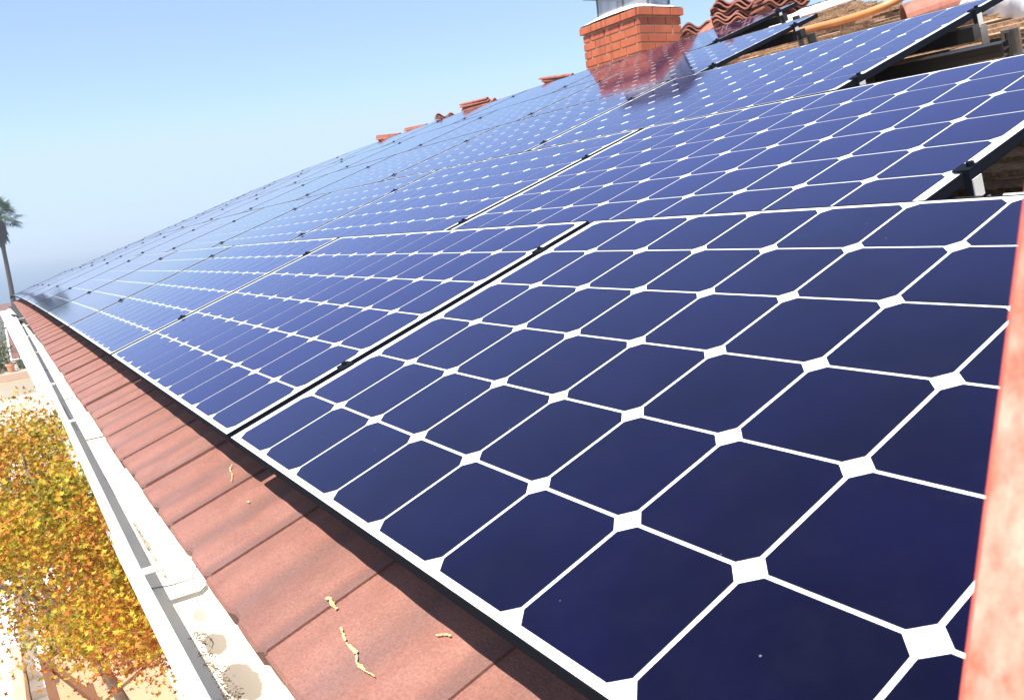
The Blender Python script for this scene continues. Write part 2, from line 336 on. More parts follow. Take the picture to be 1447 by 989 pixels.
# felt deck: one sheet under everything
deckz = lambda v: (-1.06 if v < 3 else -.99)
mb = MB(); rows = [-.9, 2.2, 6.0, 12, 18, 24, 30, 38]
grid = []
for v in rows:
    ur = min(hip_u(v), 19.0)
    grid.append([W(ULEFT+(ur-ULEFT)*i/NS, v, -1.14) for i in range(NS+1)])
vs = [p for r_ in grid for p in r_]; n = NS+1
mb.add(vs, [(r_*n+i, r_*n+i+1, (r_+1)*n+i+1, (r_+1)*n+i) for r_ in range(len(rows)-1) for i in range(NS)])
child(mb, 'felt_underlay', M_deck)
# courses of brown shingles (sawtooth courses with a ragged butt edge)
mb = MB(); v = 2.3; EXPO = .62
while v < VR-.3:
    ur = min(hip_u(v), 19.0); ul = ULEFT if v > 99 else -60
    u = ul + rnd.random()*1.2
    while u < ur-.15:
        w = rnd.uniform(.75, 1.9); u2 = min(u+w, ur); dv = rnd.choice([0, 0, 0, -.05, .06]); th = rnd.uniform(.075, .15)
        lo0 = -1.06+th
        a = [W(u+.012, v+dv, lo0), W(u2-.012, v+dv, lo0), W(u2-.012, v+EXPO+.12, -1.055), W(u+.012, v+EXPO+.12, -1.055),
             W(u+.012, v+dv, -1.12), W(u2-.012, v+dv, -1.12), W(u2-.012, v+EXPO+.12, -1.12), W(u+.012, v+EXPO+.12, -1.12)]
        mb.add(a, [(0, 1, 2, 3), (4, 5, 1, 0), (5, 6, 2, 1), (7, 4, 0, 3)])
        u = u2
    v += EXPO
child(mb, 'shingle_covering', M_shingle)
# remaining roof faces: back slope and hip end
def R(u, v, z): return W(u, v, z)
rl, rr_ = W(ULEFT, VR, -1.0), W(hip_u(VR), VR, -1.0)
er = W(19.2, -.8, -1.1)
by = 2*rr_.y - er.y
mb = MB(); mb.add([rl, rr_, (er.x, by, er.z), (rl.x, by, er.z-.7)], [(0, 1, 2, 3)]); mb.add([rr_, er, (er.x, by, er.z)], [(0, 1, 2)])
child(mb, 'back_roof_slope', M_shingle)
mb = MB(); x0, x1 = rl.x+.4, er.x-.5
mb.box((x0, .75, 0), (x1, by-.75, 4.72)); child(mb, 'outside_wall', M_wallp)
mb = MB(); mb.box((rl.x+.05, -.06, 4.45), (er.x, .74, 4.50)); child(mb, 'soffit', M_paint)
# fascia
mb = MB(); N = 60; prof = [(-.095, 5.285), (-.075, 5.285), (-.075, 5.16), (-.095, 5.16)]
us = [ULEFT+(19.2-ULEFT)*i/N for i in range(N+1)]
vs = []
for u in us: vs += [Vector((u*S, y+eg(u)*S*.95, z-.004+sag(u)*S)) for y, z in prof]
mb.add(vs, [(4*i+k, 4*i+(k+1) % 4, 4*i+4+(k+1) % 4, 4*i+4+k) for i in range(N) for k in range(4)]); child(mb, 'fascia_board', M_paint)

# eave tiles : two courses of low-profile interlocking tiles
TW = 2.02; TJ = -.9
def tprof(t):
    z = .040*math.exp(-((t-.24)/.12)**2) + .040*math.exp(-((t-.72)/.12)**2)
    if t > .88: z += .034*(t-.88)/.12
    return z
ts = [0, .05, .12, .18, .22, .26, .30, .34, .38, .43, .5, .58, .63, .67, .72, .77, .81, .87, .91, .96, 1.0]
mb = MB(); NT0 = -72; UVT = []
for k in range(NT0, 8):
    for c_, (va, vb, zz) in enumerate(((-1.13, 1.62, -.82), (1.45, 3.4, -.70))):
        ju = rnd.uniform(-.015, .015); jv = rnd.uniform(-.02, .02); jz = rnd.uniform(-.008, .008)
        tw_ = rnd.uniform(-.01, .012)
        tops = []; n = len(ts)
        vv = [va, va+.03, va+.5, va+1.6, vb] if k > -30 else [va, va+.03, va+.5, vb]
        for j, v_ in enumerate(vv):
            for i, t in enumerate(ts):
                u = TJ+TW*(k+t*1.012)+ju
                zt = zz+tprof(t)+jz+tw_*(t-.5) + (-.035 if j == 0 else 0) - .02*(v_-va) * (1 if c_ == 0 else 1)
                # little notches in the eave end, at the lock and half way
                nv = v_+jv + (.045 if (j < 2 and (t >= .96 or .48 < t < .60)) else 0)
                if c_ == 0 and j < 3: nv += eo(u)
                tops.append(W(u, nv, zt))
        J = len(vv)
        fs = [(j*n+i, j*n+i+1, (j+1)*n+i+1, (j+1)*n+i) for j in range(J-1) for i in range(n-1)]
        bot = [p - Vector((0, -sA, cA))*(.155*S) for p in tops]
        off = J*n
        fs += [(i, off+i, off+i+1, i+1) for i in range(n-1)]                     # butt end
        fs += [(j*n+n-1, j*n+n-1+off, (j+1)*n+n-1+off, (j+1)*n+n-1) for j in range(J-1)]   # near side lap
        fs += [(off+i, off+n+i, off+n+i+1, off+i+1) for i in range(n-1)] if False else []
        mb.add(tops+bot, fs); UVT += [(ts[i % n], 0) for i in range(2*J*n)]
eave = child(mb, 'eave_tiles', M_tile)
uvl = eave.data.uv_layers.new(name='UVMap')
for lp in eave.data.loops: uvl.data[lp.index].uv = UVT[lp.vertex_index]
# paint marks on the tiles
def tz(u, v):   # rough tile surface height
    t = ((u-TJ)/TW) % 1.0
    return -.82 + tprof(t) - .02*(v+1.13) + .022
def strip(pts, w):
    """a dried dribble of paint : a thin ribbon with a ragged edge and a few breaks"""
    mb = MB(); q = random.Random(int(pts[0][0]*100)+7); P2 = []
    for i in range(len(pts)-1):
        for k in range(12):
            t = k/12; P2.append((pts[i][0]*(1-t)+pts[i+1][0]*t+q.gauss(0, w*.10), pts[i][1]*(1-t)+pts[i+1][1]*t+q.gauss(0, w*.10)))
    run = []; ww = .6
    def flush(run):
        if len(run) < 3: return
        L = []
        for k, (u, v_, r1) in enumerate(run):
            a = run[max(0, k-1)]; b = run[min(len(run)-1, k+1)]; d = Vector((b[0]-a[0], b[1]-a[1])); d = d.normalized() if d.length > 1e-6 else Vector((1, 0))
            if k in (0, len(run)-1): r1 *= .15
            zz = tz(u, v_)+.003
            L += [W(u-d.y*r1*q.uniform(.5, 1), v_+d.x*r1*q.uniform(.5, 1), zz), W(u+d.y*r1*q.uniform(.5, 1), v_-d.x*r1*q.uniform(.5, 1), zz)]
        mb.add(L, [(2*k, 2*k+1, 2*k+3, 2*k+2) for k in range(len(run)-1)])
    for (u, v_) in P2:
        ww = min(1, max(.25, ww+q.uniform(-.3, .3)))
        if q.random() < .05: flush(run); run = []
        run.append((u, v_, w*ww))
    flush(run)
    return mb
MARKS = [([(-1.62, -.02), (-1.45, -.10), (-1.28, -.12), (-1.15, -.17), (-1.02, -.22)], .011),
         ([(3.05, -.44), (3.12, -.42), (3.22, -.44), (3.30, -.43)], .022),
         ([(3.62, -.52), (3.72, -.55), (3.86, -.58), (4.02, -.57), (4.14, -.62), (4.30, -.62), (4.5, -.60)], .022),
         ([(4.55, -.08), (4.62, -.03), (4.68, -.01)], .014), ([(-.12, -.27), (-.09, -.24), (-.06, -.26)], .02)]
for pts, w in MARKS:
    child(strip(pts, w), 'paint_mark', M_yellow)

# gutter
gut = empty('gutter_tmp')
mb = MB(); N = 80
prof = [(-.2185, 5.300), (-.2045, 5.300), (-.2045, 5.292), (-.2065, 5.292), (-.2065, 5.226), (-.2000, 5.219), (-.112, 5.217), (-.100, 5.225), (-.100, 5.284),
        (-.0965, 5.284), (-.0965, 5.212), (-.115, 5.206), (-.190, 5.208), (-.196, 5.225), (-.214, 5.248), (-.2185, 5.262)]
us = [-57+(19.2+57)*i/N for i in range(N+1)]
vs = []; K = len(prof)
for u in us: vs += [Vector((u*S, y+eg(u)*S*.95, z+(sag(u)+eg(u)*.20)*S)) for y, z in prof]
mb.add(vs, [(K*i+k, K*i+(k+1) % K, K*i+K+(k+1) % K, K*i+K+k) for i in range(N) for k in range(K)])
mb.add([vs[k]+Vector((-.003, 0, 0)) for k in (0, 1, 4, 5, 6, 7, 9, 10, 12, 13, 14, 15)], [tuple(range(12))])      # stop end
gutter = child(mb, 'gutter', M_gutter)
C.objects.unlink(gut)
for i, x in enumerate([.0, -1.62, -2.63, -4.2, -5.6, -7.0, -8.4]):
    mb = MB(); ey_ = eg(x/S)*S*.95; zz = (sag(x/S)+eg(x/S)*.20)*S
    mb.box((x-.012, -.2165+ey_, 5.2975+zz), (x+.012, -.1+ey_, 5.3025+zz)); o = mb.build('hanger_strap', M_gutter, None, bevel=.0008); adopt(o, gutter)
for x in (-.12, -3.9, -8.0):      # lap joint of two gutter lengths, a raised curved seam
    mb = MB(); ey_ = eg(x/S)*S*.95; zz = (sag(x/S)+eg(x/S)*.20)*S; pts = [(x+a_, y_+ey_, z_+zz) for a_, y_, z_ in ((0, -.2062, 5.290), (.002, -.2062, 5.235), (.006, -.196, 5.2215), (.02, -.15, 5.2195), (.022, -.11, 5.220), (.02, -.1015, 5.24))]
    mb.tube(pts, .0011, 6); o = mb.build('seam', M_lid, None); adopt(o, gutter)
# silt stains and leaf litter in the gutter
def blob(cx, cy, rx, ry, z, seed):
    r_ = random.Random(seed); n = 22; ph = r_.random()*6
    return [Vector((cx+rx*math.cos(2*PI*k/n)*(1+.12*math.sin(3*2*PI*k/n+ph)+.06*r_.random()), cy+ry*math.sin(2*PI*k/n)*(1+.1*math.cos(2*2*PI*k/n+ph)), z)) for k in range(n)]
mb = MB()
def flake(x, y, z, s):
    a = rnd.random()*6.3; d = Vector((math.cos(a), math.sin(a), rnd.uniform(-.3, .5)))*s; e = Vector((-math.sin(a), math.cos(a), rnd.uniform(-.3, .6)))*s*rnd.uniform(.3, .8); p = Vector((x, y, z))
    mb.add([p-d, p-e, p+d, p+e], [(0, 1, 2, 3)])
for x0, x1, n_, yc, sp in [(.22, .55, 420, -.160, .006), (.14, .2, 60, -.158, .006), (-.55, -.12, 190, -.160, .004), (-1.3, -.9, 60, -.158, .003), (-2.6, -1.8, 70, -.158, .004), (-3.6, -3.2, 60, -.15, .006), (-9, -5.0, 420, -.160, .012), (.02, .05, 14, -.128, .004), (.37, .41, 20, -.165, .004)]:
    for _ in range(n_):
        x = rnd.uniform(x0, x1); flake(x, yc+rnd.gauss(0, sp)+eg(x/S)*S*.95, 5.2225+(sag(x/S)+eg(x/S)*.20)*S+rnd.uniform(0, .003), rnd.uniform(.0012, .0036))
o = mb.build('leaf_litter', M_stain); tag(o, 'dry brown leaf crumbs lying along the bottom of the white gutter', 'leaf litter', kind='stuff')
mb = MB(); mb.tube([(.165, -.152, 5.224), (.18, -.147, 5.231), (.20, -.146, 5.228), (.215, -.150, 5.223)], .0009, 5)
tag(mb.build('twig', M_bark), 'thin dark curved twig lying on the silt in the gutter', 'twig')

# ------------------------------------------------------------------ chimney (part of the house)
CX0, CX1, CY0, CY1 = -5.165, -4.345, 5.05, 5.56
CH = .076; ZT = 7.372
chim = MB(); chim.box((CX0+.012, CY0+.012, 6.6), (CX1-.012, CY1-.012, ZT-.004)); chimney = child(chim, 'chimney', M_mortar)
mb = MB(); BL, JT = .205, .012
def course(z0, z1, off, out):
    xa, xb, ya, yb = CX0-out, CX1+out, CY0-out, CY1+out
    for side in range(4):
        L = (xb-xa) if side % 2 == 0 else (yb-ya); p = -off*(BL+JT)
        while p < L-.001:
            a = max(p, 0 if side % 2 == 0 else .10); b_ = min(p+BL, L if side % 2 == 0 else L-.10)
            if b_-a > .02:
                dd = rnd.uniform(-.0015, .0015)
                if side == 0: mb.box((xa+a, ya+dd, z0), (xa+b_, ya+.1, z1))
                elif side == 2: mb.box((xa+a, yb-.1, z0), (xa+b_, yb-dd, z1))
                elif side == 1: mb.box((xb-.1, ya+a, z0), (xb-dd, ya+b_, z1))
                else: mb.box((xa+dd, ya+a, z0), (xa+.1, ya+b_, z1))
            p += BL+JT
z = ZT; i = 0
while z > 6.75:
    course(z-CH+JT*.5, z-JT*.5, .5 if i % 2 else .15, .022 if i == 0 else 0); z -= CH; i += 1
b_ = mb.build('brickwork', M_brick, None, bevel=.003); adopt(b_, chimney)
mb = MB(); n = 12; cx, cy = (CX0+CX1)/2, (CY0+CY1)/2
gx = [CX0-.02+(CX1-CX0+.04)*i/n for i in range(n+1)]; gy = [CY0-.02+(CY1-CY0+.04)*i/n for i in range(n+1)]
vs = [Vector((x, y, ZT-.003+.088*(1-abs((x-cx)/((CX1-CX0)/2+.03))**3.0)*(1-abs((y-cy)/((CY1-CY0)/2+.03))**3.0)**.8+rnd.uniform(0, .003))) for x in gx for y in gy]
mb.add(vs, [(i*(n+1)+j, (i+1)*(n+1)+j, (i+1)*(n+1)+j+1, i*(n+1)+j+1) for i in range(n) for j in range(n)])
o = mb.build('mortar_crown', M_crown, None, smooth=True); adopt(o, chimney)
# spark arrestor : wire mesh cage with a flat lid
mb = MB(); ax0, ax1, ay0, ay1, az0, az1 = -5.13, -4.42, 5.24, 5.50, 7.42, 7.65
step = .016
for yy in (ay0, ay1):
    k = 0
    while ax0+k*step <= ax1: x = ax0+k*step; mb.box((x-.0022, yy-.0022, az0), (x+.0022, yy+.0022, az1)); k += 1
    k = 0
    while az0+k*step <= az1: zz = az0+k*step; mb.box((ax0, yy-.002, zz-.002), (ax1, yy+.002, zz+.002)); k += 1
for xx in (ax0, ax1):
    k = 0
    while ay0+k*step <= ay1: y = ay0+k*step; mb.box((xx-.0022, y-.0022, az0), (xx+.0022, y+.0022, az1)); k += 1
    k = 0
    while az0+k*step <= az1: zz = az0+k*step; mb.box((xx-.002, ay0, zz-.002), (xx+.002, ay1, zz+.002)); k += 1
for x in (ax0, (ax0+ax1)/2+.02, ax1):
    for y in (ay0, ay1): mb.box((x-.008, y-.008, az0), (x+.008, y+.008, az1), 1)
mb.box((ax0-.12, ay0-.08, az1), (ax1+.12, ay1+.08, az1+.014), 1)
o = mb.build('spark_arrestor', [M_mesh, M_lid], None); adopt(o, chimney)

# ------------------------------------------------------------------ solar panels
PW, PH, TH = 10.29/2*S, 6.115/2*S, .021
LIPU, LIPV = .016*S, .008*S
def ring(mb, ax, ay, bx, by_, z0, z1):
    o_ = [(-ax, -ay), (ax, -ay), (ax, ay), (-ax, ay)]; i_ = [(-bx, -by_), (bx, -by_), (bx, by_), (-bx, by_)]
    vs = [(x, y, z1) for x, y in o_]+[(x, y, z1) for x, y in i_]+[(x, y, z0) for x, y in o_]+[(x, y, z0) for x, y in i_]
    fs = []
    for k in range(4):
        j = (k+1) % 4; fs += [(k, j, 4+j, 4+k), (8+k, 12+k, 12+j, 8+j), (k, 8+k, 8+j, j), (4+k, 4+j, 12+j, 12+k)]
    mb.add(vs, fs)
def make_panel():
    r_ = empty('solar_panel')
    mb = MB(); ring(mb, PW, PH, PW-LIPU, PH-LIPV, -TH, 0)
    ring(mb, PW-.001, PH-.001, PW-.03, PH-.03, -TH-.002, -TH)       # bottom flange
    f = mb.build('frame', M_black, r_)
    b = f.modifiers.new('bevel', 'BEVEL'); b.width = .0009; b.segments = 2; b.limit_method = 'ANGLE'
    mb = MB(); mb.box((-PW+LIPU, -PH+LIPV, -.006), (PW-LIPU, PH-LIPV, -.0016)); mb.build('backsheet', M_sheet, r_)
    mb = MB(); gu, gv, ch = .0165, .0150, .096
    for i in range(10):
        for j in range(6):
            x0, x1 = (i-5+gu)*S, (i-4-gu)*S; y0, y1 = (j-3+gv)*S, (j-2-gv)*S; c = ch*S
            mb.add([(x0+c, y0, -.0009), (x1-c, y0, -.0009), (x1, y0+c, -.0009), (x1, y1-c, -.0009), (x1-c, y1, -.0009), (x0+c, y1, -.0009), (x0, y1-c, -.0009), (x0, y0+c, -.0009)], [tuple(range(8))])
    link_mesh('cell_grid', mb.v, mb.f, M_cell, r_)
    return r_
ROWN = ['lowest row by the eave', 'second row up from the eave', 'third row up from the eave', 'fourth row up from the eave', 'top row under the chimney']
UR = [10.0, 4.7713, -.3, -9.45, -14.85]      # u of the near cell edge in each row
NP = [14, 14, 13, 12, 12]
WP = 10.4205
proto = make_panel(); used = False
clamp_z = {}
for r_ in range(5):
    for k in range(NP[r_]):
        p = proto if not used else copy_thing(proto)
        used = True
        uc = UR[r_]-5-k*WP; vc = r_*ROW+3
        p.matrix_world = frame_at(uc, vc, 0)
        nm = ORD[k]+' from the near end' if k else 'nearest one'
        if r_ == 0 and k == 0: lb = 'huge dark navy solar panel in the foreground, nearest to the red ladder rail'
        elif k == NP[r_]-1: lb = 'farthest solar panel in the '+ROWN[r_]
        elif k == 0: lb = 'glossy blue solar panel at the near end of the '+ROWN[r_]
        else: lb = 'solar panel, %s in the %s' % (nm, ROWN[r_])
        tag(p, lb, 'solar panel', 'solar panels laid in five rows on the roof')
# ------------------------------------------------------------------ rails
CV = [(1.62, 5.01, .069, .065), (.64, 4.20, .03, -.005), (.62, 4.28, -.015, -.03), (.75, 4.75, 0, 0), (.85, 4.75, 0, 0)]
RSH = ['eave row', 'second row', 'third row', 'fourth row', 'top row']
def rail(u0, u1, va, vb, z0, z1, w, name, lab, m_=M_rail):
    mb = MB(); N = 24; vs = []
    for i in range(N+1):
        u = u0+(u1-u0)*i/N; v_ = va+(vb-va)*i/N
        vs += [W(u, v_-w, z0), W(u, v_+w, z0), W(u, v_+w, z1), W(u, v_-w, z1)]
    fs = [(4*i+k, 4*i+(k+1) % 4, 4*i+4+(k+1) % 4, 4*i+4+k) for i in range(N) for k in range(4)]+[(3, 2, 1, 0), (4*N, 4*N+1, 4*N+2, 4*N+3)]
    mb.add(vs, fs); o = mb.build(name, m_); tag(o, lab, 'mounting rail', 'rails under the solar panels'); return o
for r_ in range(5):
    n_ = NP[r_]-1
    for h in (0, 1):
        v0 = r_*ROW+CV[r_][h]; v1 = v0+CV[r_][2+h]*n_
        rail(UR[r_]+.42, UR[r_]-NP[r_]*WP+.3, v0, v1, -.50, -.20, .13, 'mounting_rail', 'dark %s mounting rail running under the %s of panels' % (['lower', 'upper'][h], RSH[r_]))
# ------------------------------------------------------------------ clamps
def make_clamp():
    t = empty('panel_clamp')
    mb = MB(); mb.box((-.016, -.014, .0004), (.016, .014, .0040)); mb.box((-.008, -.017, -.05), (.008, .017, .0006)); mb.build('clamp_body', M_black, t, bevel=.0012)
    mb = MB(); mb.tube([(0, 0, .004), (0, 0, .0095)], .0052, 6); mb.build('bolt', M_black, t)
    return t
def make_end():
    t = empty('end_clamp')
    mb = MB(); mb.box((-.016, -.017, .0004), (.014, .017, .005)); mb.box((.001, -.017, -.048), (.014, .017, .0004)); mb.build('clamp_body', M_black, t, bevel=.0012)
    mb = MB(); mb.tube([(.008, 0, .005), (.008, 0, .013)], .0065, 6); mb.build('bolt', M_black, t)
    mb = MB(); mb.box((.015, -.016, -.050), (.017, .012, -.014)); mb.build('end_tag', M_tag, t)
    mb = MB(); mb.box((.018, -.022, -.140), (.022, .020, -.055)); mb.box((.018, -.022, -.144), (.060, .020, -.140)); mb.build('rail_bracket', M_steel, t, bevel=.001)
    return t
cl = make_clamp(); used = False
for r_ in range(5):
    for k in range(1, NP[r_]):
        for h in (0, 1):
            c = cl if not used else copy_thing(cl); used = True
            u = UR[r_]-k*WP+.2102; v_ = r_*ROW+CV[r_][h]+CV[r_][2+h]*(k-1)
            c.matrix_world = frame_at(u, v_, .003)
            tag(c, 'black clamp over the %s gap from the near end, %s rail of the %s' % (ORD[k-1], ['lower', 'upper'][h], RSH[r_]), 'clamp', 'black clamps between solar panels')
ec = make_end(); used = False
for r_ in range(1, 5):
    for h in (0, 1):
        c = ec if not used else copy_thing(ec); used = True
        v_ = r_*ROW+([.72, 1.05, .6, .6, .75][r_] if h == 0 else [4.9, 5, 4.85, 4.75, 4.75][r_])
        c.matrix_world = frame_at(UR[r_]+.125+.006, v_, .003)
        tag(c, 'black end clamp with white tag closing the %s, %s rail' % (RSH[r_], ['lower', 'upper'][h]), 'clamp', 'end clamps on the panel rails')
# roof standoffs under the rails
def make_foot():
    t = empty('roof_standoff')
    mb = MB(); mb.box((-.03, -.045, 0), (.03, .045, .004)); mb.box((-.028, -.004, .004), (.028, .004, .085)); mb.build('foot', M_steel, t, bevel=.001)
    mb = MB(); mb.tube([(0, -.02, .004), (0, -.02, .08)], .008, 8); mb.build('post', M_rail, t)
    return t
ft = make_foot(); used = False
for r_, u, v_, lb in [(2, .75, 16.6, 'silver standoff with dark post beside the near end of the third row of panels'), (2, .0, 13.3, 'standoff half hidden under the near end of the third row, beside its lower clamp'),
                      (3, -8.9, 23.4, 'silver standoff on the shingles below the upper clamp of the fourth row'), (4, -14.2, 29.7, 'small standoff by the white strip at the end of the top row'), (1, 5.6, 8.4, 'standoff on the dark roof right of the second row of panels')]:
    c = ft if not used else copy_thing(ft); used = True
    c.matrix_world = frame_at(u, v_, -.97); tag(c, lb, 'standoff', 'standoffs fixed to the roof')
# white flashing plates right of the second row
for (u, v_, a, lb) in [(5.30, 7.35, .3, 'tilted white flashing plate lying in the dark gap right of the second row'), (5.25, 6.95, .0, 'narrow white flashing strip just above the frame of the foreground panel'), (4.75, 6.75, -.05, 'pale strip of metal under the corner of the second row')]:
    mb = MB(); mb.box((-.028, -.012, 0), (.028, .012, .0025)); o = mb.build('flashing_plate', M_tag); o.matrix_world = frame_at(u, v_, -.42) @ Matrix.Rotation(a, 4, 'X'); tag(o, lb, 'flashing')
# short channel rail lying on the shingles under the third row
mb = MB(); 
for a, b in (((0, -.02, 0), (.42, -.017, .04)), ((0, .017, 0), (.42, .02, .04)), ((0, -.02, .017), (.42, .02, .021)), ((0, -.036, .040), (.42, -.0, .043))): mb.box(a, b)
o = mb.build('channel_rail', M_rail); o.matrix_world = frame_at(-1.3, 15.2, -.62); tag(o, 'short bronze channel rail poking out below the third row of panels', 'rail')

# ------------------------------------------------------------------ loose roof tiles near the ridge
def stile(L=.40, Wd=.33, th=.013):
    mb = MB(); n = 24; vs = []
    for s_ in (0, 1):
        for zt in (0, th):
            for i in range(n+1):
                y = Wd*(i/n-.5); z_ = .024*math.sin(2*PI*2*(i/n)+.6)+.006*math.sin(2*PI*(i/n))
                vs.append(Vector((L*(s_-.5), y, z_+zt)))
    m_ = n+1
    fs = []
    for i in range(n):
        fs += [(m_+i, m_+i+1, 3*m_+i+1, 3*m_+i), (i+1, i, 2*m_+i, 2*m_+i+1), (i, i+1, m_+i+1, m_+i), (2*m_+i+1, 2*m_+i, 3*m_+i, 3*m_+i+1)]
    fs += [(0, m_, 3*m_, 2*m_), (n, 2*m_+n, 3*m_+n, m_+n)]
    mb.add(vs, fs); return mb
tile0 = stile().build('roof_tile', M_tile2, smooth=False); used = False
def deck(x, v_=33.5): return W(x/S, v_, -1.0)
STK = [  # x, y offset, count, yaw, pitch, what
    (-3.72, .06, 4, -.65, .03, 'low stack right of the chimney'),
    (-3.33, .02, 7, -.80, -.05, 'tall stack behind the end of the top row'),
    (-2.92, .05, 5, -.60, .08, 'stack beside the white membrane'),
    (-5.62, .0, 2, .4, .05, 'small pile left of the chimney'),
    (-7.35, .02, 4, .5, -.04, 'nearer stack on the far ridge'),
    (-8.25, .03, 4, -.4, .05, 'middle stack on the far ridge'),
    (-8.95, .0, 2, .3, .0, 'low pile in the middle of the far ridge'),
    (-9.95, .02, 3, .6, .06, 'farthest stack on the ridge')]
for (x, dy, n_, yaw, pit, nm) in STK:
    p = deck(x); rise = .09 if x > -5 else .075
    for i in range(n_):
        c = tile0 if not used else tile0.copy()
        if used: C.objects.link(c)
        used = True
        c.location = (p.x+rnd.uniform(-.02, .02), p.y+dy+rnd.uniform(-.02, .02), p.z+rise+.0235*i+abs(pit)*.1)
        c.rotation_euler = (rnd.uniform(-.03, .03), pit+rnd.uniform(-.02, .02), yaw+rnd.uniform(-.07, .07))
        pos = 'top tile' if i == n_-1 else ('bottom tile' if i == 0 else ORD[i]+' tile from the bottom')
        tag(c, 'red wavy roof tile, %s of the %s' % (pos, nm), 'roof tile', 'loose red roof tiles stacked on the roof')
c = tile0.copy(); C.objects.link(c); c.location = deck(-3.42)+Vector((0, -.07, .15)); c.rotation_euler = (.25, -.62, .9)
tag(c, 'broken pink tile leaning steeply against the tall stack behind the top row', 'roof tile', 'loose red roof tiles stacked on the roof')
# half-round ridge tile on the shingles
mb = MB(); n = 12; vs = []
for s_ in (0, 1):
    for r0 in (.085, .070):
        for i in range(n+1): a = PI*i/n; vs.append(Vector((.34*s_-.17, r0*(1-.15*s_)*math.cos(a), r0*(1-.15*s_)*math.sin(a))))
m_ = n+1; fs = []
for i in range(n): fs += [(i, i+1, 2*m_+i+1, 2*m_+i), (m_+i+1, m_+i, 3*m_+i, 3*m_+i+1), (i+1, i, m_+i, m_+i+1), (2*m_+i, 2*m_+i+1, 3*m_+i+1, 3*m_+i)]
mb.add(vs, fs); o = mb.build('ridge_tile', M_tile2); o.matrix_world = frame_at(-4.9, 24.2, -.86) @ Matrix.Rotation(.75, 4, 'Z')
tag(o, 'red half round ridge tile lying on brown shingles above the third row', 'ridge tile')

# orange pipe across the shingles
pp = [(-16.5, 26.6, -.72), (-14.1, 27.2, -.72), (-11.6, 26.9, -.74), (-9.8, 26.5, -.72), (-8.6, 26.6, -.68), (-8.0, 27.2, -.60), (-7.7, 28.4, -.50), (-7.9, 29.8, -.62)]
# smooth it
P_ = [Vector(q) for q in pp]; sm = []
for i in range(len(P_)-1):
    a, b, c, d = P_[max(i-1, 0)], P_[i], P_[i+1], P_[min(i+2, len(P_)-1)]
    for k in range(6):
        t = k/6; sm.append(.5*((2*b)+(c-a)*t+(2*a-5*b+4*c-d)*t*t+(3*b-a-3*c+d)*t**3))
mb = MB(); mb.tube([W(*q) for q in sm], .021, 12); o = mb.build('pipe', M_pipe, smooth=True); tag(o, 'orange pipe running over the brown shingles behind the panel ends', 'pipe')

# white membrane bunched up along the hip
def membrane(path, wid, hgt, label, seed):
    rr = random.Random(seed); mb = MB(); NU, NV = 54, 16; vs = []
    for i in range(NU+1):
        f_ = i/NU*(len(path)-1); k = min(int(f_), len(path)-2); t_ = f_-k
        u_ = path[k][0]*(1-t_)+path[k+1][0]*t_; v_ = path[k][1]*(1-t_)+path[k+1][1]*t_; h_ = hgt[k]*(1-t_)+hgt[k+1]*t_
        for j in range(NV+1):
            t = j/NV; off = (t-.5)*wid
            b_ = math.sin(PI*t)**.55
            fold = .16*math.sin(v_*3.1+t*7+seed)+.11*math.sin(v_*7.3-t*12)+.05*math.sin(v_*17+t*23)
            p = W(u_+off*.7, v_+off*.7, -1.03)
            p.z += h_*(b_*(.85+fold))*(1 if 0 < j < NV else 0)+.004
            vs.append(p)
    mb.add(vs, [(i*(NV+1)+j, (i+1)*(NV+1)+j, (i+1)*(NV+1)+j+1, i*(NV+1)+j+1) for i in range(NU) for j in range(NV)])
    o = mb.build('membrane_sheet', M_tarp, smooth=True); sd = o.modifiers.new('thick', 'SOLIDIFY'); sd.thickness = .004
    tag(o, label, 'membrane')
membrane([(4.6, 17.0), (1.4, 20.2), (-1.8, 23.4), (-5.0, 26.6)], 3.0, [.22, .30, .22, .05], 'crumpled white membrane bunched on the hip right of the red ridge tile', 1)
membrane([(-17.6, 33.0), (-15.2, 34.4), (-12.6, 35.6)], 1.7, [.05, .07, .05], 'flat strip of white membrane above the black frame end of the top row', 2)

# ------------------------------------------------------------------ ladder in the foreground
LX, SL = 1.441, .27
def LP(x, z, d=0): return Vector((x, -.22+SL*(z-5.33)-d*.965, z+d*.26))
lad = empty('ladder', LP(LX+.22, .02)); tag(lad, 'worn red ladder whose rail stands blurred at the right edge', 'ladder')
ax = Vector((0, SL, 1)).normalized(); nrm = Vector((0, -1, SL)).normalized()
def lbox(mb, x0, x1, d0, d1, s0, s1, mi=0):
    o_ = LP(0, 0)
    vs = [o_+Vector((x, 0, 0))+nrm*d+ax*s for s in (s0, s1) for x, d in ((x0, d0), (x1, d0), (x1, d1), (x0, d1))]
    mb.add(vs, [(0, 1, 2, 3), (4, 7, 6, 5), (0, 4, 5, 1), (1, 5, 6, 2), (2, 6, 7, 3), (3, 7, 4, 0)], mi)
for sx, nm in ((LX, 'near'), (LX+.42, 'far')):
    mb = MB(); s_ = 1 if sx == LX else -1; xa, xb = (sx, sx+.030) if s_ == 1 else (sx, sx+.030)
    lbox(mb, xa, xb, -.004, 0, .0, 6.6)                      # front flange
    lbox(mb, xa+.0005, xa+.0045, -.070, -.0045, .0, 6.6)      # web
    lbox(mb, xa, xb, -.0745, -.0705, .0, 6.6)
    if sx == LX: lbox(mb, xa-.0012, xa, -.0045, -.0005, .0, 6.6, 1)
    o = mb.build('side_rail', [M_red, M_redlip], None, bevel=.0008); adopt(o, lad)
